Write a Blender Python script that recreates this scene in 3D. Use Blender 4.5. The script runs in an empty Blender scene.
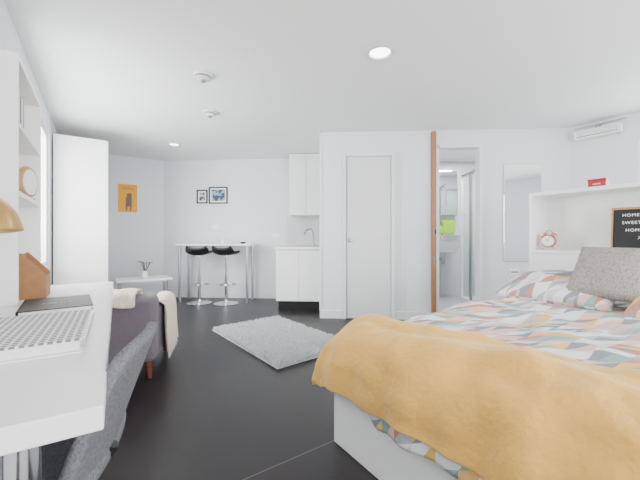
import bpy, bmesh, math, random
from mathutils import Vector, Matrix, noise
random.seed(7)
S=bpy.context.scene
ANG=math.radians(37.65)
def E(e1,e2,z=0): return Vector((-.611*e1+.792*e2,.792*e1+.611*e2,z))
CEIL=2.428
# ---------------------------------------------------------------- materials
def nt(m): return m.node_tree.nodes,m.node_tree.links
def mat(name,col,rough=.5,metal=0,var=0,vscale=5,bump=0,bscale=50,coat=0,sheen=0,emit=None,estr=0,spec=None,bdist=.01):
    m=bpy.data.materials.new(name); m.use_nodes=True
    n,l=nt(m); b=n['Principled BSDF']
    b.inputs['Base Color'].default_value=(*col,1); b.inputs['Roughness'].default_value=rough
    b.inputs['Metallic'].default_value=metal
    if coat: b.inputs['Coat Weight'].default_value=coat
    if sheen: b.inputs['Sheen Weight'].default_value=sheen
    if spec is not None: b.inputs['Specular IOR Level'].default_value=spec
    if emit: b.inputs['Emission Color'].default_value=(*emit,1); b.inputs['Emission Strength'].default_value=estr
    tc=n.new('ShaderNodeTexCoord')
    nz=n.new('ShaderNodeTexNoise'); nz.inputs['Scale'].default_value=vscale; nz.inputs['Detail'].default_value=4
    l.new(tc.outputs['Object'],nz.inputs['Vector'])
    mx=n.new('ShaderNodeMix'); mx.data_type='RGBA'
    k=1-max(var,.02)
    mx.inputs[6].default_value=(*col,1); mx.inputs[7].default_value=(col[0]*k,col[1]*k,col[2]*k,1)
    l.new(nz.outputs['Fac'],mx.inputs[0]); l.new(mx.outputs[2],b.inputs['Base Color'])
    if bump:
        n2=n.new('ShaderNodeTexNoise'); n2.inputs['Scale'].default_value=bscale; n2.inputs['Detail'].default_value=3
        l.new(tc.outputs['Object'],n2.inputs['Vector'])
        bp=n.new('ShaderNodeBump'); bp.inputs['Strength'].default_value=bump; bp.inputs['Distance'].default_value=bdist
        l.new(n2.outputs['Fac'],bp.inputs['Height']); l.new(bp.outputs['Normal'],b.inputs['Normal'])
    return m
def knit(name,col,dark,cs):
    m=bpy.data.materials.new(name); m.use_nodes=True; n,l=nt(m); b=n['Principled BSDF']; b.inputs['Roughness'].default_value=.92
    tc=n.new('ShaderNodeTexCoord'); v=n.new('ShaderNodeTexVoronoi'); v.inputs['Scale'].default_value=cs
    mp=n.new('ShaderNodeMapping'); mp.inputs['Scale'].default_value=(1,1.6,1.0); l.new(tc.outputs['Object'],mp.inputs['Vector']); l.new(mp.outputs[0],v.inputs['Vector'])
    cr=n.new('ShaderNodeValToRGB'); cr.color_ramp.elements[0].color=(*col,1); cr.color_ramp.elements[1].color=(*dark,1); cr.color_ramp.elements[1].position=.85
    l.new(v.outputs['Distance'],cr.inputs[0]); l.new(cr.outputs[0],b.inputs['Base Color'])
    bp=n.new('ShaderNodeBump'); bp.invert=True; bp.inputs['Strength'].default_value=.55; bp.inputs['Distance'].default_value=.004; l.new(v.outputs['Distance'],bp.inputs['Height']); l.new(bp.outputs['Normal'],b.inputs['Normal'])
    return m
M={}
M['wall']=mat('wall_paint',(.71,.725,.775),.6)
M['ceil']=mat('ceiling_paint',(.84,.84,.845),.7)
M['trim']=mat('trim_paint',(.72,.73,.75),.4)
M['white']=mat('white_laminate',(.85,.845,.84),.3)
M['door']=mat('door_paint',(.66,.66,.67),.45)
M['wood']=mat('timber_edge',(.40,.18,.07),.5,var=.4,vscale=12)
M['ply']=mat('plywood',(.38,.17,.06),.55,var=.45,vscale=22)
M['oak']=mat('oak',(.46,.26,.12),.45,var=.25,vscale=20)
M['walnut']=mat('walnut',(.12,.04,.018),.4,var=.3,vscale=20)
M['black']=mat('black_plastic',(.006,.006,.007),.45)
M['chrome']=mat('chrome',(.72,.72,.74),.12,1)
M['steel']=mat('brushed_steel',(.45,.46,.48),.3,1)
M['gold']=mat('brass_gold',(.60,.38,.14),.3,1)
M['rose']=mat('rose_gold',(.70,.33,.23),.3,1)
M['red']=mat('red_card',(.40,.008,.02),.4)
M['green']=mat('green_towel',(.30,.58,.02),.8,bump=.3,bscale=80)
M['leaf']=mat('leaf',(.04,.14,.03),.5)
M['paper']=mat('paper',(.85,.85,.83),.7)
M['cream']=mat('cream_knit',(.76,.66,.53),.9,bump=.8,bscale=60,sheen=.1,var=.2,vscale=30)
M['lav']=mat('mauve_grey_fabric',(.155,.130,.160),.9,bump=.3,bscale=150,var=.25,vscale=60,sheen=.1)
M['sheet']=mat('sheet_white',(.85,.85,.86),.8)
M['fleece']=mat('mustard_fleece',(.82,.46,.09),.95,bump=.5,bscale=45,var=.25,vscale=5,sheen=.25)
M['cush']=knit('grey_knit',(.40,.37,.345),(.24,.22,.205),60)
M['rug']=mat('rug_grey',(.70,.74,.745),.95,var=.25,vscale=30,sheen=.1)
M['tile']=mat('bath_tile',(.62,.635,.65),.25)
M['bathfloor']=mat('bath_floor',(.45,.46,.48),.4)
M['ceram']=mat('ceramic',(.90,.90,.90),.1,coat=.5)
M['mirror']=mat('mirror_silver',(.78,.82,.81),.04,1)
M['emit']=mat('lamp_emitter',(1,1,1),.5,emit=(1,.95,.85),estr=9)
M['grey']=mat('grey_plastic',(.22,.23,.25),.4)
M['bulb']=mat('bulb_glow',(1,1,1),.5,emit=(1,.9,.7),estr=3)

def floor_mat():
    m=bpy.data.materials.new('vinyl_floor'); m.use_nodes=True; n,l=nt(m); b=n['Principled BSDF']
    b.inputs['Specular IOR Level'].default_value=.36
    tc=n.new('ShaderNodeTexCoord'); mp=n.new('ShaderNodeMapping'); mp.inputs['Rotation'].default_value=(0,0,-ANG)
    mp.inputs['Location'].default_value=(.35,-1.355,0)
    l.new(tc.outputs['Object'],mp.inputs['Vector'])
    br=n.new('ShaderNodeTexBrick'); br.offset=0; br.inputs['Scale'].default_value=1
    br.inputs['Brick Width'].default_value=40; br.inputs['Row Height'].default_value=1.95; br.inputs['Mortar Size'].default_value=.003
    br.inputs['Color1'].default_value=(.0165,.0125,.0140,1); br.inputs['Color2'].default_value=(.0165,.0125,.0140,1); br.inputs['Mortar'].default_value=(.11,.095,.09,1)
    l.new(mp.outputs['Vector'],br.inputs['Vector'])
    l.new(br.outputs['Color'],b.inputs['Base Color'])
    nz=n.new('ShaderNodeTexNoise'); nz.inputs['Scale'].default_value=1.5; nz.inputs['Detail'].default_value=1
    l.new(tc.outputs['Object'],nz.inputs['Vector'])
    mr=n.new('ShaderNodeMapRange'); mr.inputs['To Min'].default_value=.33; mr.inputs['To Max'].default_value=.38
    l.new(nz.outputs['Fac'],mr.inputs['Value']); l.new(mr.outputs[0],b.inputs['Roughness'])
    n2=n.new('ShaderNodeTexNoise'); n2.inputs['Scale'].default_value=2.5; n2.inputs['Detail'].default_value=0
    l.new(tc.outputs['Object'],n2.inputs['Vector'])
    bp=n.new('ShaderNodeBump'); bp.inputs['Strength'].default_value=.03; bp.inputs['Distance'].default_value=.01
    l.new(n2.outputs['Fac'],bp.inputs['Height']); l.new(bp.outputs['Normal'],b.inputs['Normal'])
    return m
M['floor']=floor_mat()
def tri_mat(name,size):
    m=bpy.data.materials.new(name); m.use_nodes=True; n,l=nt(m); b=n['Principled BSDF']; b.inputs['Roughness'].default_value=.85
    uv=n.new('ShaderNodeUVMap'); sp=n.new('ShaderNodeSeparateXYZ'); l.new(uv.outputs[0],sp.inputs[0])
    def mth(op,a,bv=None):
        x=n.new('ShaderNodeMath'); x.operation=op
        for i,v in enumerate((a,bv)):
            if v is None: continue
            if isinstance(v,(int,float)): x.inputs[i].default_value=v
            else: l.new(v,x.inputs[i])
        return x.outputs[0]
    yy=mth('MULTIPLY',sp.outputs[1],1/(size*.87)); xx=mth('MULTIPLY',sp.outputs[0],1/size)
    xs=mth('ADD',xx,mth('MULTIPLY',yy,.5))
    cx=mth('FLOOR',xs); cy=mth('FLOOR',yy)
    t=mth('GREATER_THAN',mth('ADD',mth('FRACT',xs),mth('FRACT',yy)),1)
    cb=n.new('ShaderNodeCombineXYZ'); l.new(cx,cb.inputs[0]); l.new(cy,cb.inputs[1]); l.new(t,cb.inputs[2])
    wn=n.new('ShaderNodeTexWhiteNoise'); wn.noise_dimensions='3D'; l.new(cb.outputs[0],wn.inputs['Vector'])
    cr=n.new('ShaderNodeValToRGB'); cr.color_ramp.interpolation='CONSTANT'
    cols=[(0,(.74,.75,.77)),(.24,(.24,.25,.29)),(.38,(.55,.22,.18)),(.45,(.74,.46,.43)),(.58,(.25,.40,.38)),(.67,(.76,.48,.15)),(.74,(.40,.42,.46)),(.90,(.62,.59,.58))]
    el=cr.color_ramp.elements
    el[0].position=0; el[0].color=(*cols[0][1],1); el[1].position=cols[1][0]; el[1].color=(*cols[1][1],1)
    for p,c in cols[2:]:
        e=el.new(p); e.color=(*c,1)
    l.new(wn.outputs['Value'],cr.inputs[0]); l.new(cr.outputs[0],b.inputs['Base Color'])
    return m
M['tri']=tri_mat('triangle_print_cotton',.10)
def grid_mat(name,c1,c2,s,wv=.08):
    m=bpy.data.materials.new(name); m.use_nodes=True; n,l=nt(m); b=n['Principled BSDF']; b.inputs['Roughness'].default_value=.8
    tc=n.new('ShaderNodeTexCoord'); br=n.new('ShaderNodeTexBrick'); br.offset=0; br.inputs['Scale'].default_value=1
    br.inputs['Brick Width'].default_value=s; br.inputs['Row Height'].default_value=s; br.inputs['Mortar Size'].default_value=s*wv
    br.inputs['Color1'].default_value=(*c1,1); br.inputs['Color2'].default_value=(*c1,1); br.inputs['Mortar'].default_value=(*c2,1)
    l.new(tc.outputs['Object'],br.inputs['Vector']); l.new(br.outputs['Color'],b.inputs['Base Color']); return m
M['gingham']=grid_mat('gingham_cover',(.17,.155,.17),(.78,.77,.77),.018,.20)
M['mesh']=mat('chair_weave',(.24,.25,.28),.85,var=.9,vscale=130,bump=.6,bscale=180)
def glass():
    m=bpy.data.materials.new('pane_glass'); m.use_nodes=True; n,l=nt(m)
    o=n['Material Output']; t=n.new('ShaderNodeBsdfTransparent'); g=n.new('ShaderNodeBsdfGlossy'); g.inputs['Roughness'].default_value=.02
    t.inputs[0].default_value=(.95,.98,.97,1)
    mx=n.new('ShaderNodeMixShader'); mx.inputs[0].default_value=.06; l.new(t.outputs[0],mx.inputs[1]); l.new(g.outputs[0],mx.inputs[2]); l.new(mx.outputs[0],o.inputs[0]); return m
M['glass']=glass()
def poster_mat(name,bg,fg,sc):
    m=bpy.data.materials.new(name); m.use_nodes=True; n,l=nt(m); b=n['Principled BSDF']; b.inputs['Roughness'].default_value=.6
    tc=n.new('ShaderNodeTexCoord'); nz=n.new('ShaderNodeTexNoise'); nz.inputs['Scale'].default_value=sc; nz.inputs['Detail'].default_value=1
    l.new(tc.outputs['Object'],nz.inputs['Vector']); cr=n.new('ShaderNodeValToRGB'); cr.color_ramp.interpolation='CONSTANT'
    cr.color_ramp.elements[0].color=(*bg,1); cr.color_ramp.elements[1].position=.5; cr.color_ramp.elements[1].color=(*fg,1)
    l.new(nz.outputs['Fac'],cr.inputs[0]); l.new(cr.outputs[0],b.inputs['Base Color']); return m
M['poster']=mat('poster_yellow',(.82,.38,.012),.6)
M['print1']=poster_mat('print_blue',(.45,.6,.7),(.05,.09,.16),18)
M['print2']=poster_mat('print_grey',(.25,.38,.48),(.03,.05,.12),14)

# ---------------------------------------------------------------- helpers
def link(o,parent=None):
    S.collection.objects.link(o)
    if parent: o.parent=parent
    return o
def root(name,loc=(0,0,0),rz=0):
    e=bpy.data.objects.new(name,None); e.empty_display_size=.1; e.location=loc; e.rotation_euler=(0,0,rz); S.collection.objects.link(e); return e
def fin(name,bm,m,parent,loc=(0,0,0),rot=(0,0,0),smooth=False,bevel=0,seg=3):
    me=bpy.data.meshes.new(name); bm.normal_update(); bm.to_mesh(me); bm.free()
    o=bpy.data.objects.new(name,me); me.materials.append(m)
    o.location=loc; o.rotation_euler=rot
    if smooth:
        for p in me.polygons: p.use_smooth=True
    if bevel:
        b=o.modifiers.new('bevel','BEVEL'); b.width=bevel; b.segments=seg; b.limit_method='ANGLE'
        if bevel>.015:
            for p in me.polygons: p.use_smooth=True
            w=o.modifiers.new('wn','WEIGHTED_NORMAL')
    return link(o,parent)
def box(name,lo,hi,m,parent=None,bevel=0,rot=(0,0,0),seg=3):
    lo=Vector(lo);hi=Vector(hi); c=(lo+hi)/2; s=hi-lo
    bm=bmesh.new(); bmesh.ops.create_cube(bm,size=1)
    for v in bm.verts: v.co=Vector((v.co.x*abs(s.x),v.co.y*abs(s.y),v.co.z*abs(s.z)))
    return fin(name,bm,m,parent,c,rot,False,bevel,seg)
def lathe(name,prof,loc,m,parent=None,rot=(0,0,0),seg=40):
    bm=bmesh.new(); rings=[]
    for r,z in prof:
        if r<1e-5: rings.append([bm.verts.new((0,0,z))])
        else: rings.append([bm.verts.new((r*math.cos(2*math.pi*i/seg),r*math.sin(2*math.pi*i/seg),z)) for i in range(seg)])
    for a,b in zip(rings,rings[1:]):
        for i in range(seg):
            j=(i+1)%seg
            if len(a)==1 and len(b)==1: continue
            if len(a)==1: bm.faces.new((a[0],b[i],b[j]))
            elif len(b)==1: bm.faces.new((a[i],a[j],b[0]))
            else: bm.faces.new((a[i],a[j],b[j],b[i]))
    bmesh.ops.recalc_face_normals(bm,faces=bm.faces)
    o=fin(name,bm,m,parent,loc,rot,True)
    e=o.modifiers.new('es','EDGE_SPLIT'); e.split_angle=math.radians(40)
    return o
def cyl(name,p0,p1,r,m,parent=None,r2=None,seg=24):
    p0=Vector(p0);p1=Vector(p1); h=(p1-p0).length; r2=r if r2 is None else r2
    q=Vector((0,0,1)).rotation_difference((p1-p0).normalized()).to_euler()
    return lathe(name,[(0,0),(r,0),(r2,h),(0,h)],p0,m,parent,q,seg)
def tube(name,pts,r,m,parent=None,cyclic=False):
    c=bpy.data.curves.new(name,'CURVE'); c.dimensions='3D'; sp=c.splines.new('NURBS' if len(pts)>2 else 'POLY'); sp.points.add(len(pts)-1)
    for i,p in enumerate(pts): sp.points[i].co=(*p,1)
    if len(pts)>2: sp.order_u=3; sp.use_endpoint_u=True
    sp.use_cyclic_u=cyclic; c.bevel_depth=r; c.bevel_resolution=4; c.use_fill_caps=True
    t=bpy.data.objects.new(name,c); S.collection.objects.link(t)
    me=bpy.data.meshes.new_from_object(t.evaluated_get(bpy.context.evaluated_depsgraph_get()))
    bpy.data.objects.remove(t); o=bpy.data.objects.new(name,me); me.materials.clear(); me.materials.append(m)
    for p in me.polygons: p.use_smooth=True
    return link(o,parent)
def sheet(name,f,nu,nv,m,parent=None,thick=.01,loc=(0,0,0),rot=(0,0,0),sub=0):
    """f(s,t)->(co,uv)"""
    bm=bmesh.new(); uvl=bm.loops.layers.uv.new('UVMap'); g=[];U={}
    for i in range(nu+1):
        row=[]
        for j in range(nv+1):
            co,uv=f(i/nu,j/nv); v=bm.verts.new(co); U[v]=uv; row.append(v)
        g.append(row)
    for i in range(nu):
        for j in range(nv):
            fc=bm.faces.new((g[i][j],g[i+1][j],g[i+1][j+1],g[i][j+1]))
            for lp in fc.loops: lp[uvl].uv=U[lp.vert]
    o=fin(name,bm,m,parent,loc,rot,True)
    if thick:
        sd=o.modifiers.new('solid','SOLIDIFY'); sd.thickness=thick; sd.offset=0
    if sub:
        o.modifiers.new('sub','SUBSURF').levels=sub; o.modifiers['sub'].render_levels=sub
    return o
def pillow(name,w,l,t,loc,rot,m,parent=None,seed=0,pinch=.07):
    bm=bmesh.new(); uvl=bm.loops.layers.uv.new('UVMap'); N=26
    def P(i,j,sg):
        u=-1+2*i/N; v=-1+2*j/N
        u2=math.sin(u*math.pi/2); v2=math.sin(v*math.pi/2)
        x=u2*w/2*(1-pinch*(1-v2*v2)); y=v2*l/2*(1-pinch*(1-u2*u2))
        h=(max(0,(1-u2*u2))*max(0,(1-v2*v2)))**.42
        nn=noise.noise(Vector((u*2.3+seed,v*2.3,seed)))*.3+noise.noise(Vector((u*6+seed,v*5,seed)))*.12
        return Vector((x,y,sg*t/2*h*(1+nn)))
    gs=[]
    for sg in (1,-1):
        g=[]
        for i in range(N+1):
            row=[]
            for j in range(N+1):
                if sg==-1 and (i in(0,N) or j in(0,N)): row.append(gs[0][i][j])
                else: row.append(bm.verts.new(P(i,j,sg)))
            g.append(row)
        gs.append(g)
        for i in range(N):
            for j in range(N):
                q=[g[i][j],g[i+1][j],g[i+1][j+1],g[i][j+1]]
                if sg==-1: q.reverse()
                fc=bm.faces.new(q)
                for lp in fc.loops: lp[uvl].uv=(lp.vert.co.x+seed*3.3+sg,lp.vert.co.y+seed*1.7)
    return fin(name,bm,m,parent,loc,rot,True)
def text(name,body,size,loc,rot,m,parent=None,ext=.001):
    c=bpy.data.curves.new(name,'FONT'); c.body=body; c.size=size; c.extrude=ext; c.align_x='CENTER'; c.align_y='CENTER'; c.space_line=1.1; c.space_character=1.15
    t=bpy.data.objects.new(name,c); S.collection.objects.link(t)
    me=bpy.data.meshes.new_from_object(t.evaluated_get(bpy.context.evaluated_depsgraph_get())); bpy.data.objects.remove(t)
    me.materials.clear(); me.materials.append(m); o=bpy.data.objects.new(name,me); o.location=loc; o.rotation_euler=rot; return link(o,parent)

# ---------------------------------------------------------------- room shell
def poly(name,pts,z,m,flip=False,thick=.1):
    bm=bmesh.new(); a=[bm.verts.new((p[0],p[1],z)) for p in pts]; b=[bm.verts.new((p[0],p[1],z+thick)) for p in pts]
    bm.faces.new(a); bm.faces.new(b)
    for i in range(len(pts)): j=(i+1)%len(pts); bm.faces.new((a[i],a[j],b[j],b[i]))
    bmesh.ops.recalc_face_normals(bm,faces=bm.faces); return fin(name,bm,m,None)
BK=-2.2
o1=E(6.5,-.6); o2=E(BK-.12,-.6); o3=E(BK-.12,5.0)
outl=[(o1.x,o1.y),(o2.x,o2.y),(o3.x,o3.y),(3.6,3.75),(3.6,6.2),(-3.2,6.2)]
poly('floor',outl,-.1,M['floor']); poly('ceiling',outl,CEIL,M['ceil'])
# back wall A (closet + bath doorway + mirror)
YA=4.258
w=root('wall_back')
box('panel_closet',(-.264,YA,0),(1.242,YA+.1,CEIL),M['wall'],w)
box('panel_header',(1.242,YA,2.2),(1.779,YA+.1,CEIL),M['wall'],w)
box('panel_right',(1.779,YA,0),(3.0,YA+.1,CEIL),M['wall'],w)
box('wall_closet_side',(-.264,YA+.1,0),(-.164,5.61,CEIL),M['wall'])
box('wall_kitchen',(-3.2,5.61,0),(-.164,5.71,CEIL),M['wall'])
def ebox(name,e1a,e1b,e2a,e2b,z0,z1,m,parent=None,bevel=0,seg=3):
    """box aligned to the slanted frame"""
    c=E((e1a+e1b)/2,(e2a+e2b)/2,(z0+z1)/2)
    s=(abs(e2b-e2a),abs(e1b-e1a),abs(z1-z0))
    bm=bmesh.new(); bmesh.ops.create_cube(bm,size=1)
    for v in bm.verts: v.co=Vector((v.co.x*s[0],v.co.y*s[1],v.co.z*s[2]))
    return fin(name,bm,m,parent,c,(0,0,ANG),False,bevel,seg)
ebox('wall_far_left',6.36,6.46,-.56,.98,0,CEIL,M['wall'])
# left wall with window
w=root('wall_left')
LW=-.46
WL=(2.75,4.62,.75,2.2)
ebox('seg_a',WL[1],6.36,LW-.1,LW,0,CEIL,M['wall'],w); ebox('seg_b',BK,WL[0],LW-.1,LW,0,CEIL,M['wall'],w)
ebox('seg_c',WL[0],WL[1],LW-.1,LW,0,WL[2],M['wall'],w); ebox('seg_d',WL[0],WL[1],LW-.1,LW,WL[3],CEIL,M['wall'],w)
# right wall with window
RW=4.88; WR=(-1.4,1.0,.8,2.17)
w=root('wall_right')
ebox('seg_a',WR[1],1.62,RW,RW+.1,0,CEIL,M['wall'],w); ebox('seg_b',BK,WR[0],RW,RW+.1,0,CEIL,M['wall'],w)
ebox('seg_c',WR[0],WR[1],RW,RW+.1,0,WR[2],M['wall'],w); ebox('seg_d',WR[0],WR[1],RW,RW+.1,WR[3],CEIL,M['wall'],w)
# rear wall, out of view; its big window is added to let light in
WB=(-.1,3.1,.3,2.25)
w=root('wall_rear')
ebox('seg_a',BK-.1,BK,LW-.1,WB[0],0,CEIL,M['wall'],w); ebox('seg_b',BK-.1,BK,WB[1],RW+.1,0,CEIL,M['wall'],w)
ebox('seg_c',BK-.1,BK,WB[0],WB[1],0,WB[2],M['wall'],w); ebox('seg_d',BK-.1,BK,WB[0],WB[1],WB[3],CEIL,M['wall'],w)
def win_e2(name,e2,e1a,e1b,z0,z1,n):
    r=root(name); t=.05
    ebox('frame_bottom',e1a,e1b,e2-.03,e2+.03,z0,z0+t,M['white'],r); ebox('frame_top',e1a,e1b,e2-.03,e2+.03,z1-t,z1,M['white'],r)
    for i in range(n+1):
        c=e1a+t/2+(e1b-e1a-t)*i/n; ebox('mullion_%d'%i,c-t/2,c+t/2,e2-.03,e2+.03,z0+t,z1-t,M['white'],r)
    ebox('pane',e1a+t,e1b-t,e2-.003,e2+.003,z0+t,z1-t,M['glass'],r)
win_e2('window_1',LW-.05,WL[0],WL[1],WL[2],WL[3],2)
win_e2('window_2',RW+.05,WR[0],WR[1],WR[2],WR[3],2)
r=root('added_rear_window'); t=.05  # unseen window, added behind the camera to light the room
ebox('frame_bottom',BK-.08,BK-.02,WB[0],WB[1],WB[2],WB[2]+t,M['white'],r); ebox('frame_top',BK-.08,BK-.02,WB[0],WB[1],WB[3]-t,WB[3],M['white'],r)
for i in range(5):
    c=WB[0]+t/2+(WB[1]-WB[0]-t)*i/4; ebox('mullion_%d'%i,BK-.08,BK-.02,c-t/2,c+t/2,WB[2]+t,WB[3]-t,M['white'],r)
# trims
box('baseboard_closet_left',(-.264,YA-.015,0),(.03,YA,.1),M['trim'])
box('baseboard_closet_right',(.70,YA-.015,0),(1.15,YA,.1),M['trim'])
box('baseboard_back',(1.85,YA-.015,0),(2.86,YA,.1),M['trim'])
box('baseboard_kitchen',(-3.12,5.595,0),(-.98,5.61,.1),M['trim'])
ebox('baseboard_far_left',6.345,6.36,-.44,.93,0,.1,M['trim'])
ebox('baseboard_right',-2.1,1.58,RW-.015,RW,0,.1,M['trim'])
box('trim_cornice',(-.264,YA-.012,CEIL-.035),(2.87,YA,CEIL),M['trim'])
box('trim_batten',(.80,YA-.010,.1),(.825,YA,CEIL-.035),M['trim'])
box('trim_corner',(-.27,YA-.010,.1),(-.24,YA,CEIL-.035),M['trim'])
# closet door
r=root('door_1',(0,YA,0))
box('leaf',(.084,-.016,.01),(.651,.0,2.098),M['door'],r,.003)
box('jamb_left',(.035,-.04,0),(.076,0,2.156),M['trim'],r,.004); box('jamb_right',(.659,-.04,0),(.70,0,2.156),M['trim'],r,.004)
box('head',(.076,-.04,2.108),(.659,0,2.156),M['trim'],r,.004)
cyl('knob_stem',(.125,-.016,1.02),(.125,-.06,1.02),.008,M['steel'],r); lathe('knob',[(0,0),(.02,.005),(.024,.018),(.016,.03),(0,.034)],(.125,-.055,1.02),M['steel'],r,(math.pi/2,0,0))
# bathroom door: frame + timber edge
r=root('door_2',(0,YA,0))
box('stile',(1.165,-.045,.005),(1.222,.0,2.41),M['wood'],r,.003)
box('jamb_left',(1.222,-.03,0),(1.262,.1,2.2),M['trim'],r,.003); box('jamb_right',(1.76,-.03,0),(1.80,.1,2.24),M['trim'],r,.003)
box('head',(1.262,-.03,2.2),(1.76,.1,2.24),M['trim'],r,.003)
box('threshold',(1.262,.0,0),(1.76,.1,.012),M['walnut'],r)
for i,z in enumerate((1.13,.76)): box('latch_%d'%i,(1.185,-.052,z-.05),(1.205,-.045,z+.05),M['grey'],r,.002)
box('latch_pull',(1.20,-.07,1.10),(1.215,-.045,1.16),M['black'],r,.003)
# wall mirror
r=root('wall_mirror',(0,YA,0))
box('glass',(2.068,-.014,.752),(2.521,-.006,1.980),M['mirror'],r,.003)
box('backing',(2.063,-.008,.747),(2.526,0,1.985),M['steel'],r)
# ---------------------------------------------------------------- bathroom
box('wall_bath_left',(1.05,YA+.1,0),(1.15,6.0,CEIL),M['tile']); box('wall_bath_rear',(1.05,6.0,0),(3.2,6.1,CEIL),M['tile']); box('wall_bath_right',(3.1,YA+.1,0),(3.2,6.0,CEIL),M['tile'])
box('floor_bath',(1.15,YA+.1,0),(3.1,6.0,.01),M['bathfloor'])
r=root('wash_basin',(1.78,5.70,1.0))
bm=bmesh.new(); bmesh.ops.create_cube(bm,size=1)
for v in bm.verts:
    k=1 if v.co.z>0 else .7; v.co=Vector((v.co.x*.5*k,v.co.y*.46*k+(0 if k==1 else .05),v.co.z*.2-.1))
top=[f for f in bm.faces if f.normal.z>.9]; res=bmesh.ops.inset_region(bm,faces=top,thickness=.04)
for f in top:
    for v in f.verts: v.co.z-=.13; v.co.x*=.85; v.co.y*=.85
fin('bowl',bm,M['ceram'],r,bevel=.025)
box('wall_bracket',(-.15,.2,-.16),(.15,.30,-.04),M['ceram'],r)
tube('tap',[(0,.17,0),(0,.17,.10),(0,.1,.12),(0,.05,.07)],.014,M['steel'],r)
tube('waste_pipe',[(0,0,-.19),(0,0,-.36),(0,.06,-.40),(0,.1,-.32),(0,.30,-.32)],.025,M['steel'],r)
tube('drain_stack',[(0,.26,-.32),(.0,.26,-.6),(0,.26,-.99)],.018,M['steel'],r)
r=root('bathroom_mirror_cabinet',(1.85,5.93,1.85)); box('cabinet',(-.22,-.06,-.4),(.22,.07,.4),M['steel'],r,.004); box('mirror',(-.21,-.066,-.39),(.21,-.06,.39),M['mirror'],r)
r=root('glass_shelf',(1.85,5.92,1.12)); box('shelf',(-.27,-.06,-.01),(.27,.08,0),M['ceram'],r,.003)
r=root('green_hand_towel',(1.80,5.9,1.12)); box('fold_1',(-.2,-.05,0),(.02,.05,.14),M['green'],r,.03); box('fold_2',(.0,-.06,0),(.22,.04,.24),M['green'],r,.03)
r=root('shower_enclosure')
for i,(x,y) in enumerate(((1.99,4.80),(1.99,5.1),(1.99,5.45),(2.85,4.80))): box('post_%d'%i,(x-.018,y-.018,.0),(x+.018,y+.018,2.05),M['ceram'] if i!=1 else M['steel'],r)
box('rail_top',(1.975,4.80,2.03),(2.005,5.45,2.07),M['steel'],r); box('rail_front',(1.99,4.785,2.03),(2.85,4.815,2.07),M['steel'],r)
box('pane_side',(1.987,4.80,.1),(1.993,5.45,2.03),M['glass'],r); box('pane_front',(1.99,4.797,.1),(2.85,4.803,2.03),M['glass'],r)
box('tray',(1.97,4.78,.01),(2.87,5.47,.1),M['ceram'],r,.01)
box('handle',(1.955,5.0,.9),(1.97,5.02,1.3),M['steel'],r)

# ---------------------------------------------------------------- kitchen
KX0,KX1=-.935,-.268; KF=4.70
r=root('kitchen_base_cabinet')
box('plinth',(KX0+.03,KF+.04,0),(KX1,5.6,.13),M['black'],r)
box('carcass',(KX0,KF+.02,.13),(KX1,5.605,.88),M['white'],r)
box('door_left',(KX0,KF,.13),((KX0+KX1)/2-.002,KF+.02,.87),M['white'],r,.002); box('door_right',((KX0+KX1)/2+.002,KF,.13),(KX1,KF+.02,.87),M['white'],r,.002)
box('worktop',(KX0-.015,KF-.02,.88),(KX1,5.605,.92),M['white'],r,.005)
box('sink_bowl',(-.72,4.95,.921),(-.34,5.35,.926),M['steel'],r,.002)
box('splashback',(KX0,5.6,.92),(KX1,5.609,1.42),M['tile'],r)
tube('tap',[(-.45,5.45,.92),(-.45,5.45,1.16),(-.49,5.39,1.21),(-.56,5.31,1.18),(-.58,5.28,1.11)],.013,M['steel'],r)
cyl('tap_base',(-.45,5.45,.92),(-.45,5.45,.96),.024,M['steel'],r); cyl('tap_lever',(-.45,5.45,.97),(-.37,5.42,1.0),.006,M['steel'],r)
r=root('kitchen_wall_cabinet')
box('carcass',(-.825,5.27,1.42),(KX1,5.608,CEIL-.01),M['white'],r); box('door_left',(-.825,5.25,1.42),(-.552,5.27,CEIL-.01),M['white'],r,.002); box('door_right',(-.548,5.25,1.42),(KX1,5.27,CEIL-.01),M['white'],r,.002)
r=root('power_socket',(-1.12,5.61,1.1)); box('plate',(-.07,-.01,-.04),(.07,0,.04),M['white'],r,.003); box('rocker',(-.02,-.014,-.015),(.02,-.01,.015),M['ceram'],r)
r=root('power_socket',(-2.2,5.61,1.25)); box('plate',(-.06,-.01,-.04),(.06,0,.04),M['white'],r,.003); box('rocker',(-.02,-.014,-.015),(.02,-.01,.015),M['ceram'],r)

# bar table & stools
r=root('bar_table',(-2.06,5.33,0))
box('top',(-.62,-.21,.925),(.62,.21,.955),M['white'],r,.006)
for i,(x,y) in enumerate(((-.56,-.16),(.56,-.16),(-.56,.16),(.56,.16))): cyl('leg_%d'%(i+1),(x,y,0),(x,y,.925),.022,M['steel'],r)
def stool(x,y,rz):
    r=root('bar_stool',(x,y,0),rz)
    lathe('base',[(0,.0),(.19,0),(.195,.008),(.12,.022),(.035,.035),(.03,.06),(0,.06)],(0,0,0),M['chrome'],r)
    cyl('post',(0,0,.05),(0,0,.45),.026,M['chrome'],r); cyl('piston',(0,0,.45),(0,0,.77),.017,M['chrome'],r)
    pts=[(.14*math.cos(a)+.0,-.06+.12*math.sin(a),.30) for a in [i*math.pi/8 for i in range(16)]]
    tube('foot_ring',pts,.009,M['chrome'],r,True)
    def f(s,t):
        u=-1+2*s; v=-1+2*t; x=u*.19; y=v*.18; z=.79+.05*abs(u)**2.5
        if v>.4: z+=.10*((v-.4)/.6)**1.6; y-=.02*((v-.4)/.6)
        k=1-.12*(abs(u)**4)*(abs(v)**4)
        return (x*k*(1-.08*v*v),y*k,z),(u,v)
    sheet('seat',f,20,20,M['black'],r,.035,sub=1)
    cyl('seat_plate',(0,0,.755),(0,0,.79),.07,M['chrome'],r)
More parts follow.
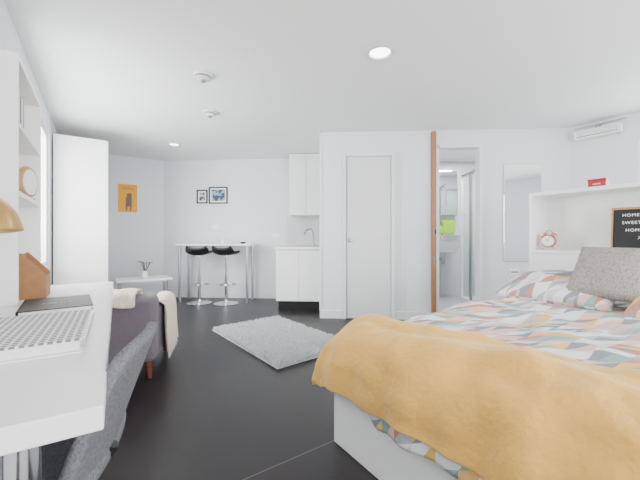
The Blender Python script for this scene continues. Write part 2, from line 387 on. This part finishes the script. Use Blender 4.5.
stool(-2.26,5.10,math.pi*1.0+.1); stool(-1.82,5.10,math.pi*1.0-.15)
r=root('small_dish',(-1.60,5.28,.955)); lathe('bowl',[(0,0),(.03,0),(.05,.03),(.045,.03),(.0,.01)],(0,0,0),M['black'],r); 
r=root('cup',(-1.95,5.3,.955)); lathe('body',[(0,0),(.025,0),(.035,.07),(.031,.07),(.02,.01),(0,.01)],(0,0,0),M['ceram'],r)
tube('handle',[(.03,0,.055),(.055,0,.05),(.05,0,.025),(.027,0,.02)],.004,M['ceram'],r)
# pictures
def frame(name,x0,x1,z0,z1,mt,mf=M['black']):
    r=root(name,((x0+x1)/2,5.61,(z0+z1)/2)); w=(x1-x0)/2;h=(z1-z0)/2;t=.022
    box('rail_top',(-w,-.02,h-t),(w,0,h),mf,r);box('rail_bottom',(-w,-.02,-h),(w,0,-h+t),mf,r);box('stile_left',(-w,-.02,-h+t),(-w+t,0,h-t),mf,r);box('stile_right',(w-t,-.02,-h+t),(w,0,h-t),mf,r)
    box('mount',(-w+t,-.008,-h+t),(w-t,0,h-t),M['paper'],r); box('print',(-w+t*2.2,-.010,-h+t*2.2),(w-t*2.2,-.008,h-t*2.2),mt,r)
frame('picture_frame',-2.53,-2.335,1.66,1.90,M['print1']); frame('picture_frame',-2.31,-1.975,1.655,1.95,M['print2'])
r=root('yellow_poster',E(6.36,.39,1.72),ANG)
box('sheet',(-.14,-.006,-.235),(.14,0,.235),M['poster'],r)
text('lettering','hello',.07,(0,-.008,.17),(math.pi/2,0,0),M['walnut'],r)
lathe('figure_head',[(0,0),(.038,0),(.038,.002),(0,.002)],(.02,-.007,.05),M['walnut'],r,(math.pi/2,0,0)); box('figure_body',(-.03,-.008,-.14),(.06,-.006,.02),M['walnut'],r,.01)
box('figure_leg_1',(-.03,-.008,-.21),(-.005,-.006,-.13),M['walnut'],r); box('figure_leg_2',(.03,-.008,-.21),(.055,-.006,-.13),M['walnut'],r)

# ---------------------------------------------------------------- wardrobe
r=root('wardrobe',E(5.35,-.165,0),ANG)
box('side_near',(-.28,-.55,0),(.23,-.53,2.25),M['white'],r,.002); box('side_far',(-.28,.53,0),(.23,.55,2.25),M['white'],r,.002)
box('carcass',(-.28,-.53,.06),(.225,.53,2.24),M['white'],r); box('top',(-.28,-.53,2.23),(.23,.53,2.25),M['white'],r)
for i in range(2):
    box('door_%d'%(i+1),(.23,-.548+i*.55,.07),(.25,-.002+i*.55,2.245),M['white'],r,.003)
    cyl('handle_%d'%(i+1),(.27,-.05+i*.1,1.0),(.27,-.05+i*.1,1.2),.006,M['steel'],r)
# ---------------------------------------------------------------- coffee table + plant
r=root('coffee_table',E(5.55,.55,0),ANG)
box('top',(-.36,-.24,.42),(.36,.24,.45),M['white'],r,.008)
for i,(x,y) in enumerate(((-.32,-.2),(.32,-.2),(-.32,.2),(.32,.2))): cyl('leg_%d'%(i+1),(x*.95,y*.95,.42),(x,y,0),.016,M['steel'],r,.010)
box('apron',(-.3,-.18,.395),(.3,.18,.42),M['steel'],r)
r=root('potted_sprig',E(5.50,.56,.45))
lathe('vase',[(0,0),(.03,0),(.042,.05),(.025,.1),(.028,.11),(.02,.11),(.02,.02),(0,.02)],(0,0,0),M['ceram'],r)
for i in range(11):
    a=i*2.4; L=.12+.05*random.random(); ex=.07*math.cos(a); ey=.07*math.sin(a)
    tube('stem_%d'%i,[(0,0,.06),(ex*.3,ey*.3,.13),(ex,ey,.1+L)],.003,M['leaf'],r)
    def lf(s,t,ex=ex,ey=ey,a=a,L=L):
        w=.022*math.sin(math.pi*min(max(s,.02),.98)); q=(t-.5)*2*w
        return (ex+math.cos(a)*s*.05-math.sin(a)*q,ey+math.sin(a)*s*.05+math.cos(a)*q,.1+L-.01+.04*s-.03*s*s),(s,t)
    sheet('leaf_%d'%i,lf,6,2,M['leaf'],r,.001)

# ---------------------------------------------------------------- desk
DZ=.75
DR=ANG-.037
r=root('desk',E(.70,.006),DR) # local x right, y away
box('top',(-.44,0,DZ-.045),(0,1.96,DZ),M['white'],r,.004)
for i,(x,y) in enumerate(((-.13,.10),(-.38,.10),(-.08,1.86),(-.38,1.86))):
    cyl('leg_%d'%(i+1),(x,y,0),(x,y,DZ-.045),.03,M['chrome'],r); cyl('leg_flange_%d'%(i+1),(x,y,DZ-.055),(x,y,DZ-.044),.045,M['chrome'],r)
r=root('hutch_shelf_unit',(0,0,0),ANG)
x0,x1,y0,y1,z1=-.446,-.30,1.94,2.62,1.87
box('side_near',(x0,y0,DZ),(x1,y0+.022,z1),M['white'],r,.002); box('side_far',(x0,y1-.022,DZ),(x1,y1,z1),M['white'],r,.002)
box('back',(x0,y0+.022,DZ),(x0+.01,y1-.022,z1),M['white'],r)
for i,z in enumerate((1.24,1.55,z1-.022)): box('shelf_%d'%(i+1),(x0+.01,y0+.022,z+.0),(x1,y1-.022,z+.022),M['white'],r,.001)
r=root('round_ornament',E(2.42,-.335,1.262),ANG-.3)
lathe('dial',[(0,-.012),(.082,-.012),(.09,0),(.082,.012),(0,.012)],(0,0,.10),M['oak'],r,(0,math.pi/2,0)); lathe('face',[(0,.0),(.07,.0),(.07,.004),(0,.004)],(.012,0,.10),M['paper'],r,(0,math.pi/2,0))
box('stand',(-.02,-.04,0),(.02,.04,.012),M['oak'],r,.003)
r=root('book_stack',(0,0,0),ANG)
for i in range(6):
    h=.17+.03*random.random(); box('book_%d'%i,(-.43,2.02+i*.035,1.572),(-.32,2.05+i*.035,1.572+h),[M['paper'],M['grey'],M['cream'],M['lav']][i%4],r,.002)
# wooden file holder: wedge-topped end panels, open box
r=root('wooden_file_holder',E(2.20,-.268,DZ),ANG)
bm=bmesh.new()
pr=[(-.055,0),(.045,0),(.045,.12),(-.045,.225),(-.055,.225)]
for y in (-.09,.08):
    a=[bm.verts.new((p[0],y,p[1])) for p in pr]; b=[bm.verts.new((p[0],y+.01,p[1])) for p in pr]
    bm.faces.new(a); bm.faces.new(b)
    for i in range(5): j=(i+1)%5; bm.faces.new((a[i],a[j],b[j],b[i]))
bmesh.ops.recalc_face_normals(bm,faces=bm.faces); fin('end_panels',bm,M['ply'],r)
box('bottom',(-.055,-.08,0),(.045,.08,.01),M['ply'],r); box('tall_side',(-.055,-.08,.01),(-.047,.08,.22),M['ply'],r); box('low_side',(.037,-.08,.01),(.045,.08,.11),M['ply'],r)
for i in range(3): box('divider_%d'%i,(-.03+i*.022,-.08,.01),(-.025+i*.022,.08,.17-i*.02),M['ply'],r)
# notebook
r=root('black_notebook',E(1.80,-.150,DZ),ANG+.06)
box('pages',(-.112,-.155,.003),(.112,.15,.019),M['paper'],r); box('cover_top',(-.118,-.158,.019),(.118,.158,.023),M['black'],r,.001); box('cover_bottom',(-.118,-.158,0),(.118,.158,.003),M['black'],r,.001); box('spine',(-.120,-.158,0),(-.113,.158,.023),M['black'],r,.001)
text('title','NOTES',.03,(0,-.02,.0235),(0,0,0),M['gold'],r,.0005)
def pen(e1,e2,a,m,z=DZ):
    r=root('ballpoint_pen',E(e1,e2,z+.006),ANG+a)
    cyl('barrel',(-.065,0,0),(.05,0,0),.006,m,r); cyl('tip',(.05,0,0),(.068,0,0),.005,M['chrome'],r,.001); cyl('clicker',(-.075,0,0),(-.065,0,0),.003,M['chrome'],r); box('clip',(-.06,-.0015,.005),(-.02,.0015,.0075),M['chrome'],r)
pen(1.555,-.20,.12,M['leaf']); pen(1.60,-.12,-.1,M['grey']); pen(1.53,-.11,.2,M['black'])
# gingham planner
r=root('gingham_planner',E(1.27,-.195,DZ),DR)
box('cover_bottom',(-.165,-.21,0),(.165,.21,.004),M['paper'],r,.001); box('pages',(-.155,-.2,.004),(.158,.2,.032),M['paper'],r,.002); box('cover_top',(-.165,-.21,.032),(.165,.21,.037),M['gingham'],r,.002)
for i in range(14): 
    y=-.19+i*.029
    tube('ring_%d'%i,[(.15,y,.034),(.168,y,.040),(.172,y,.018),(.166,y,.003),(.155,y,.004)],.0014,M['chrome'],r)
# desk lamp
r=root('desk_lamp',E(1.44,-.385,DZ),0)
lathe('base',[(0,0),(.05,0),(.052,.012),(.02,.02),(0,.02)],(0,0,0),M['gold'],r)
hd=E(1.476,-.300,0)-E(1.44,-.385,0)
tube('arm',[(0,0,.015),(-.02,0,.25),(-.01,.02,.46),(hd.x*.5,hd.y*.5,.5),(hd.x,hd.y,.45)],.007,M['gold'],r)
lathe('shade',[(.018,.13),(.03,.12),(.055,.095),(.077,.055),(.088,0),(.086,0),(.073,.052),(.05,.09),(0,.118)],(hd.x,hd.y,.32),M['gold'],r,(.0,-.12,0))
lathe('bulb',[(0,-.0),(.02,.012),(.028,.035),(.018,.06),(.014,.09),(0,.09)],(hd.x,hd.y,.335),M['bulb'],r)

# ---------------------------------------------------------------- office chair
r=root('office_chair',(-.840,.790,0),math.radians(109))
def fb(s,t):
    x=(s-.5)*.44; k=t; z=.46+.33*k
    y=-.20-.115*k**1.1+.05*((s-.5)*2)**2*.6
    w=1-.16*k**4-.12*(1-k)**3
    return (x*w,y,z-.03*k*((s-.5)*2)**4),(x,z)
sheet('backrest',fb,20,18,M['mesh'],r,.032,sub=1)
tube('back_stem',[(0,-.02,.40),(0,-.14,.40),(0,-.20,.43),(0,-.225,.48)],.016,M['black'],r)
def fs(s,t):
    u=-1+2*s;v=-1+2*t; k=1-.10*(u*u)*(v*v)
    return (u*.23*k,v*.225*k,.455-.03*max(0,v-.5)-.012*(1-u*u)*(1-v*v)+.01),(u,v)
sheet('seat',fs,14,14,M['mesh'],r,.06,sub=1)
cyl('gas_lift',(0,0,.1),(0,0,.42),.025,M['black'],r); box('mechanism',(-.08,-.1,.38),(.08,.1,.43),M['black'],r,.01)
for i in range(5):
    a=i*2*math.pi/5-math.pi/2; c,s_=math.cos(a),math.sin(a); R=.225
    cyl('spoke_%d'%i,(0,0,.11),(c*R,s_*R,.075),.022,M['black'],r,.014)
    cyl('caster_%d'%i,(c*R-s_*.018,s_*R+c*.018,.03),(c*R+s_*.018,s_*R-c*.018,.03),.03,M['black'],r)
    cyl('caster_stem_%d'%i,(c*R,s_*R,.04),(c*R,s_*R,.08),.008,M['black'],r)

# ---------------------------------------------------------------- armchair + throw
AC=(-1.82,2.54,0); AR=math.radians(19.3)
r=root('armchair',AC,AR)
box('back',(-.36,-.37,.13),(.36,-.19,.62),M['lav'],r,.05,seg=5)
box('arm_left',(-.36,-.25,.13),(-.25,.36,.52),M['lav'],r,.045,seg=5); box('arm_right',(.25,-.25,.13),(.36,.36,.52),M['lav'],r,.045,seg=5)
box('seat_base',(-.3,-.25,.13),(.3,.34,.30),M['lav'],r,.02); box('seat_cushion',(-.245,-.19,.29),(.245,.36,.43),M['lav'],r,.04,seg=5)
for i,(x,y) in enumerate(((-.3,-.3),(.3,-.3),(-.3,.3),(.3,.3))): cyl('leg_%d'%(i+1),(x,y,.14),(x*1.04,y*1.04,0),.028,M['walnut'],r,.016)
r=root('throw_blanket',AC,AR)
def path(pts,s):
    L=[0]
    for a,b in zip(pts,pts[1:]): L.append(L[-1]+math.dist(a,b))
    d=s*L[-1]
    for i in range(len(pts)-1):
        if d<=L[i+1]+1e-9:
            k=(d-L[i])/max(1e-9,L[i+1]-L[i]); return [pts[i][q]*(1-k)+pts[i+1][q]*k for q in range(2)],d
    return list(pts[-1]),L[-1]
pa=[(.10,.445),(.2,.45),(.235,.48),(.25,.52),(.27,.545),(.31,.55),(.35,.545),(.385,.52),(.395,.45),(.40,.35),(.405,.25),(.41,.14)]
def f1(s,t):
    p,d=path(pa,s); y=-.18+.44*t+.03*math.sin(d*9)
    w=.012*math.sin(t*26+d*4)*min(1,max(0,s-.3)*3)
    return (p[0]+w+.008,y,p[1]+.006*math.sin(t*15)),(d,y)
sheet('drape_arm',f1,44,40,M['cream'],r,.014)
pb=[(-.17,.44),(-.165,.58),(-.175,.635),(-.21,.65),(-.28,.655),(-.34,.65),(-.378,.63),(-.388,.60),(-.392,.585)]
def f2(s,t):
    p,d=path(pb,s); x=-.33+.56*t
    lo=.03*math.sin(t*9)+.02*t
    return (x,p[0]+.006*math.sin(t*22),p[1]+.010*abs(math.sin(t*13))-(lo if s>.95 else 0)),(x,d)
sheet('drape_back',f2,40,50,M['cream'],r,.014)
for i in range(30):
    y=-.17+.43*i/29; cyl('fringe_%d'%i,(.418,y+.01,.145),(.42+.006*math.sin(i*2.1),y+.012+.005*math.sin(i*3),.085),.004,M['cream'],r,.002,8)

# ---------------------------------------------------------------- rug
r=root('shag_rug',(-.655,3.375,0),math.radians(42.5))
W,H=.86,1.40
box('backing',(-W/2,-H/2,0),(W/2,H/2,.012),M['rug'],r,.004)
bm=bmesh.new()
for i in range(16000):
    x=random.uniform(-W/2,W/2); y=random.uniform(-H/2,H/2); a=random.uniform(0,6.28); b=random.uniform(0,6.28); h=random.uniform(.015,.042); q=.007; ln=random.uniform(.004,.022)
    v=[bm.verts.new((x+q*math.cos(a),y+q*math.sin(a),.01)),bm.verts.new((x-q*math.cos(a),y-q*math.sin(a),.01)),bm.verts.new((x+ln*math.cos(b)-q*.5*math.cos(a),y+ln*math.sin(b)-q*.5*math.sin(a),.01+h)),bm.verts.new((x+ln*math.cos(b)+q*.5*math.cos(a),y+ln*math.sin(b)+q*.5*math.sin(a),.01+h))]
    bm.faces.new(v)
fin('pile',bm,M['rug'],r)

# ---------------------------------------------------------------- bed (local x=e2, y=e1)
r=root('bed',(0,0,0),ANG)
BX0,BX1,BY0,BY1=1.0,3.03,-.27,1.35
box('base',(BX0,BY0,.0),(BX1,BY1,.31),M['white'],r,.006)
box('mattress',(BX0+.01,BY0+.01,.31),(BX1,BY1-.01,.54),M['sheet'],r,.09,seg=6)
def cloth(u,v,off,amp,seed):
    """u along e2 (<BX0 hangs over foot); v along e1 (hangs either side)"""
    def side(o): return 1-math.exp(-o/.07)
    du=max(0,BX0-u); dv1=max(0,v-BY1); dv0=max(0,BY0-v); dv=max(dv1,dv0)
    x=max(u,BX0)-(.04+off)*side(du); y=min(max(v,BY0),BY1)+(.04+off)*side(dv1)-(.04+off)*side(dv0)
    drop=max(du,dv)+.10*min(du,dv)
    rr=.17; sink=0
    for ins in (u-BX0,BY1-v,v-BY0):
        if ins<rr: k=1-max(ins,0)/rr; sink+=.05*k**2.2
    z=.595+off-sink-drop*.93
    n1=noise.noise(Vector((u*2.2+seed,v*2.2,seed))); n2=noise.noise(Vector((u*6+seed,v*3.5,seed+3))); n3=noise.noise(Vector((u*14,v*11,seed+9)))
    ridge=(1-abs(noise.noise(Vector((u*4+v*2,v*5-u,seed+20))))*3)
    hump=amp*(n1*1.3+n2*.9+n3*.35)+.010*max(0,ridge)
    if drop<=0.01: z+=hump
    else:
        k=min(1,drop/.12)
        z+=hump*(1-k)
        fold=(.012*math.sin(v*17+2*n1)+.01*math.sin(v*31+seed)) if du>dv else (.012*math.sin(u*19)+.008*math.sin(u*33))
        fold=k*(fold+.012)
        if du>=dv: x-=fold
        else: y+=fold if dv1>0 else -fold
    return x,y,z
def fd(s,t):
    v=(BY0-.32)+(BY1-BY0+.64)*t
    q=min(1,max(0,(v-.98)/.12)); hem=(.30+.02*math.sin(v*7))*(1-q)+.17*q
    u0=BX0-hem; u=u0+(2.98-u0)*s
    if v>BY1: v=BY1+(v-BY1)*(.45 if u<1.5 else .85*min(1,.53+(u-1.5)))
    return cloth(u,v,.0,.024,1.3),(u,v)
sheet('duvet',fd,140,140,M['tri'],r,.02)
r2=root('yellow_fleece_blanket',(0,0,0),ANG)
def inner(v):
    P=[(-.6,1.42),(-.2,1.40),(.27,1.34),(.6,1.31),(.95,1.25),(1.2,1.16),(1.7,1.13)]
    for (a,b),(c,d) in zip(P,P[1:]):
        if v<=c: k=(v-a)/(c-a); return b+(d-b)*k
    return 1.1
def fbk(s,t):
    v=(BY0-.24)+(BY1-BY0+.24+.235)*t
    hem=.235+.015*math.sin(v*6+1)+.02*math.sin(v*2.3)
    u0=BX0-hem; u1=inner(v)+.012*math.sin(v*13); u=u0+(u1-u0)*s
    x,y,z=cloth(u,v,.026,.022,1.3)
    z+=.010*noise.noise(Vector((u*7,v*7,5)))+.018*max(0,math.sin(u*20+v*9+3*noise.noise(Vector((u*2,v*2,1)))))*min(1,max(0,(u-BX0)*8))
    z+=.009*noise.noise(Vector((u*14,v*5,9)))
    x+=.012*noise.noise(Vector((z*12,v*6,2)))
    return (x,y,z),(u,v)
sheet('fleece',fbk,70,180,M['fleece'],r2,.022)
def plo(name,e1,e2,z,rx,rz,w,l,t,m,seed,par=None,ry=0):
    rr=root(name,E(e1,e2,z),ANG+rz)
    pillow('cushion_body' if 'cushion' in name else 'pillow_body',w,l,t,(0,0,0),(rx,ry,0),m,rr,seed)
    return rr
# pillow: local x=e2 (toward head), y=e1
plo('bed_pillow',.97,2.72,.69,0,0,.46,.70,.19,M['tri'],2.1,ry=-.30)
plo('bed_pillow',.20,2.58,.69,0,.05,.50,.72,.19,M['tri'],5.2,ry=-.28)
q=plo('grey_knit_cushion',.66,2.67,.83,0,-.12,.40,.44,.17,M['cush'],1.1,ry=-.90)

# ---------------------------------------------------------------- headboard bookcase
r=root('headboard_shelf_unit',(0,0,0),ANG)
HX0,HX1,HY0,HY1,HZ=3.06,3.36,-.32,1.31,1.435
box('side_left',(HX0,HY1-.03,0),(HX1,HY1,HZ),M['white'],r,.002); box('side_right',(HX0,HY0,0),(HX1,HY0+.03,HZ),M['white'],r,.002)
box('top',(HX0,HY0+.03,HZ-.03),(HX1,HY1-.03,HZ),M['white'],r,.002); box('shelf',(HX0,HY0+.03,.925),(HX1,HY1-.03,.95),M['white'],r,.002)
box('back',(HX1-.01,HY0+.03,0),(HX1,HY1-.03,HZ-.03),M['white'],r); box('front_panel',(HX0+.01,HY0+.03,.0),(HX0+.03,HY1-.03,.925),M['white'],r)
# alarm clock (faces -x local)
r=root('alarm_clock',E(1.19,3.14,.95),ANG+.12)
RX=(0,-math.pi/2,0)
lathe('case',[(0,-.02),(.048,-.02),(.055,-.012),(.055,.02),(.05,.026),(.046,.022),(0,.022)],(0,0,.075),M['rose'],r,RX)
lathe('dial',[(0,.0),(.042,.0),(.042,.002),(0,.002)],(-.022,0,.075),M['paper'],r,RX)
cyl('hand_hour',(-.026,0,.075),(-.026,.018,.09),.002,M['black'],r); cyl('hand_minute',(-.026,0,.075),(-.026,-.012,.107),.0015,M['black'],r)
for i,s_ in enumerate((-1,1)):
    lathe('bell_%d'%i,[(.026,0),(.024,.011),(.013,.02),(0,.023)],(0,s_*.034,.122),M['rose'],r,(-s_*.5,0,0)); cyl('foot_%d'%i,(0,s_*.03,.035),(0,s_*.042,0),.005,M['rose'],r)
tube('handle',[(0,-.025,.14),(0,-.02,.165),(0,.02,.165),(0,.025,.14)],.003,M['rose'],r)
# letter board
r=root('letter_board',E(.625,3.15,.955),ANG+.03)
b=root('panel'); b.parent=r; b.rotation_euler=(0,.12,0)
box('felt',(.0,-.155,.015),(.01,.155,.305),M['black'],b)
box('rail_bottom',(-.008,-.165,0),(.014,.165,.015),M['oak'],b); box('rail_top',(-.008,-.165,.305),(.014,.165,.32),M['oak'],b); box('stile_left',(-.008,.155,.015),(.014,.165,.305),M['oak'],b); box('stile_right',(-.008,-.165,.015),(.014,-.155,.305),M['oak'],b)
for i,tx in enumerate(('HOME','SWEET','HOME','XOXO')): text('word_%d'%i,tx,.030,(-.002,(.06,.055,.04,-.03)[i],.262-.055*i),(math.pi/2,0,-math.pi/2),M['paper'],b)
# red tin on top
r=root('red_tin',E(.87,3.18,HZ),ANG)
box('body',(-.04,-.055,0),(.04,.055,.055),M['red'],r,.004); box('lid',(-.043,-.058,.055),(.043,.058,.068),M['red'],r,.003)
text('label','LOVE',.018,(-.0415,0,.028),(math.pi/2,0,-math.pi/2),M['paper'],r)
# slim heater with rail on right wall
r=root('wall_heater',E(1.33,RW,2.24),ANG)
box('body',(-.09,-.22,.0),(-.005,.22,.10),M['white'],r,.012); box('grille',(-.094,-.19,.02),(-.09,.19,.03),M['grey'],r)
for i in range(2): box('slat_%d'%i,(-.094,-.19,.05+.022*i),(-.09,.19,.055+.022*i),M['steel'],r)
cyl('rail',(-.06,-.26,.14),(-.06,.22,.14),.007,M['steel'],r); box('bracket',(-.07,-.02,.10),(0,.02,.15),M['steel'],r)
r=root('wall_vent',(2.2,YA,.62)); box('plate',(-.06,-.012,-.04),(.06,0,.04),M['white'],r,.003); box('slot',(-.045,-.014,-.01),(.045,-.012,.01),M['grey'],r)
# ---------------------------------------------------------------- ceiling fixtures
def down(x,y,R):
    r=root('recessed_downlight',(x,y,CEIL))
    lathe('bezel',[(R*.72,-.004),(R*.78,-.014),(R,-.006),(R,0),(R*.72,0)],(0,0,0),M['door'],r); lathe('lens',[(0,-.003),(R*.72,-.003)],(0,0,0),M['emit'],r)
    l=bpy.data.lights.new('bulb','SPOT'); l.energy=26; l.spot_size=2.6; l.spot_blend=1; l.shadow_soft_size=.08; l.color=(1,.95,.88); o=bpy.data.objects.new('bulb',l); o.location=(0,0,-.03); link(o,r)
down(.295,2.43,.104); down(-2.43,4.625,.09)
def det(x,y,R):
    r=root('smoke_detector',(x,y,CEIL))
    lathe('base',[(R,0),(R,-.012),(R*.85,-.018),(R*.8,-.03),(R*.45,-.045),(0,-.047)],(0,0,0),M['trim'],r); lathe('vent_ring',[(R*.87,-.019),(R*.83,-.030)],(0,0,0),M['grey'],r)
    lathe('sensor',[(R*.25,-.044),(R*.25,-.06),(0,-.062)],(0,0,0),M['grey'],r)
det(-1.157,2.682,.078); det(-1.42,3.475,.074)

# ---------------------------------------------------------------- lights
def area(name,loc,dirv,sx,sy,p,col=(1,1,1)):
    l=bpy.data.lights.new(name,'AREA'); l.shape='RECTANGLE'; l.size=sx; l.size_y=sy; l.energy=p; l.color=col
    o=bpy.data.objects.new(name,l); o.location=loc; o.rotation_euler=Vector(dirv).to_track_quat('-Z','Y').to_euler(); link(o); return o
area('added_light_rear',E(BK-.3,1.5,1.4),E(1,0,0),3.2,2.0,240,(1,.99,.985))  # added lamp outside the unseen rear window, brightens the room from behind
area('daylight_right',E(-.2,RW+.3,1.6),E(0,-1,-.0),2.4,1.4,125,(1,.99,.985))
area('daylight_left',E(3.7,LW-.3,1.6),E(0,1,0),1.9,1.4,185,(1,.99,.985))
area('bathroom_light',(2.0,5.2,CEIL-.02),(0,0,-1),.5,.5,50)
wd=bpy.data.worlds.new('sky'); S.world=wd; wd.use_nodes=True; n=wd.node_tree.nodes; l=wd.node_tree.links
sk=n.new('ShaderNodeTexSky'); sk.sky_type='HOSEK_WILKIE'; sk.turbidity=6; sk.sun_direction=(.3,-.5,.8)
mx=n.new('ShaderNodeMix'); mx.data_type='RGBA'; mx.inputs[0].default_value=.8; mx.inputs[7].default_value=(1,1,1,1)
l.new(sk.outputs[0],mx.inputs[6]); l.new(mx.outputs[2],n['Background'].inputs[0]); n['Background'].inputs[1].default_value=4
# ---------------------------------------------------------------- camera
cd=bpy.data.cameras.new('camera'); cd.sensor_width=36; cd.lens=325/640*36; cd.shift_y=-2/640; cd.clip_start=.05
co=bpy.data.objects.new('camera',cd); co.location=(0,0,1.05); co.rotation_euler=(math.pi/2,0,math.radians(3.54)); link(co); S.camera=co
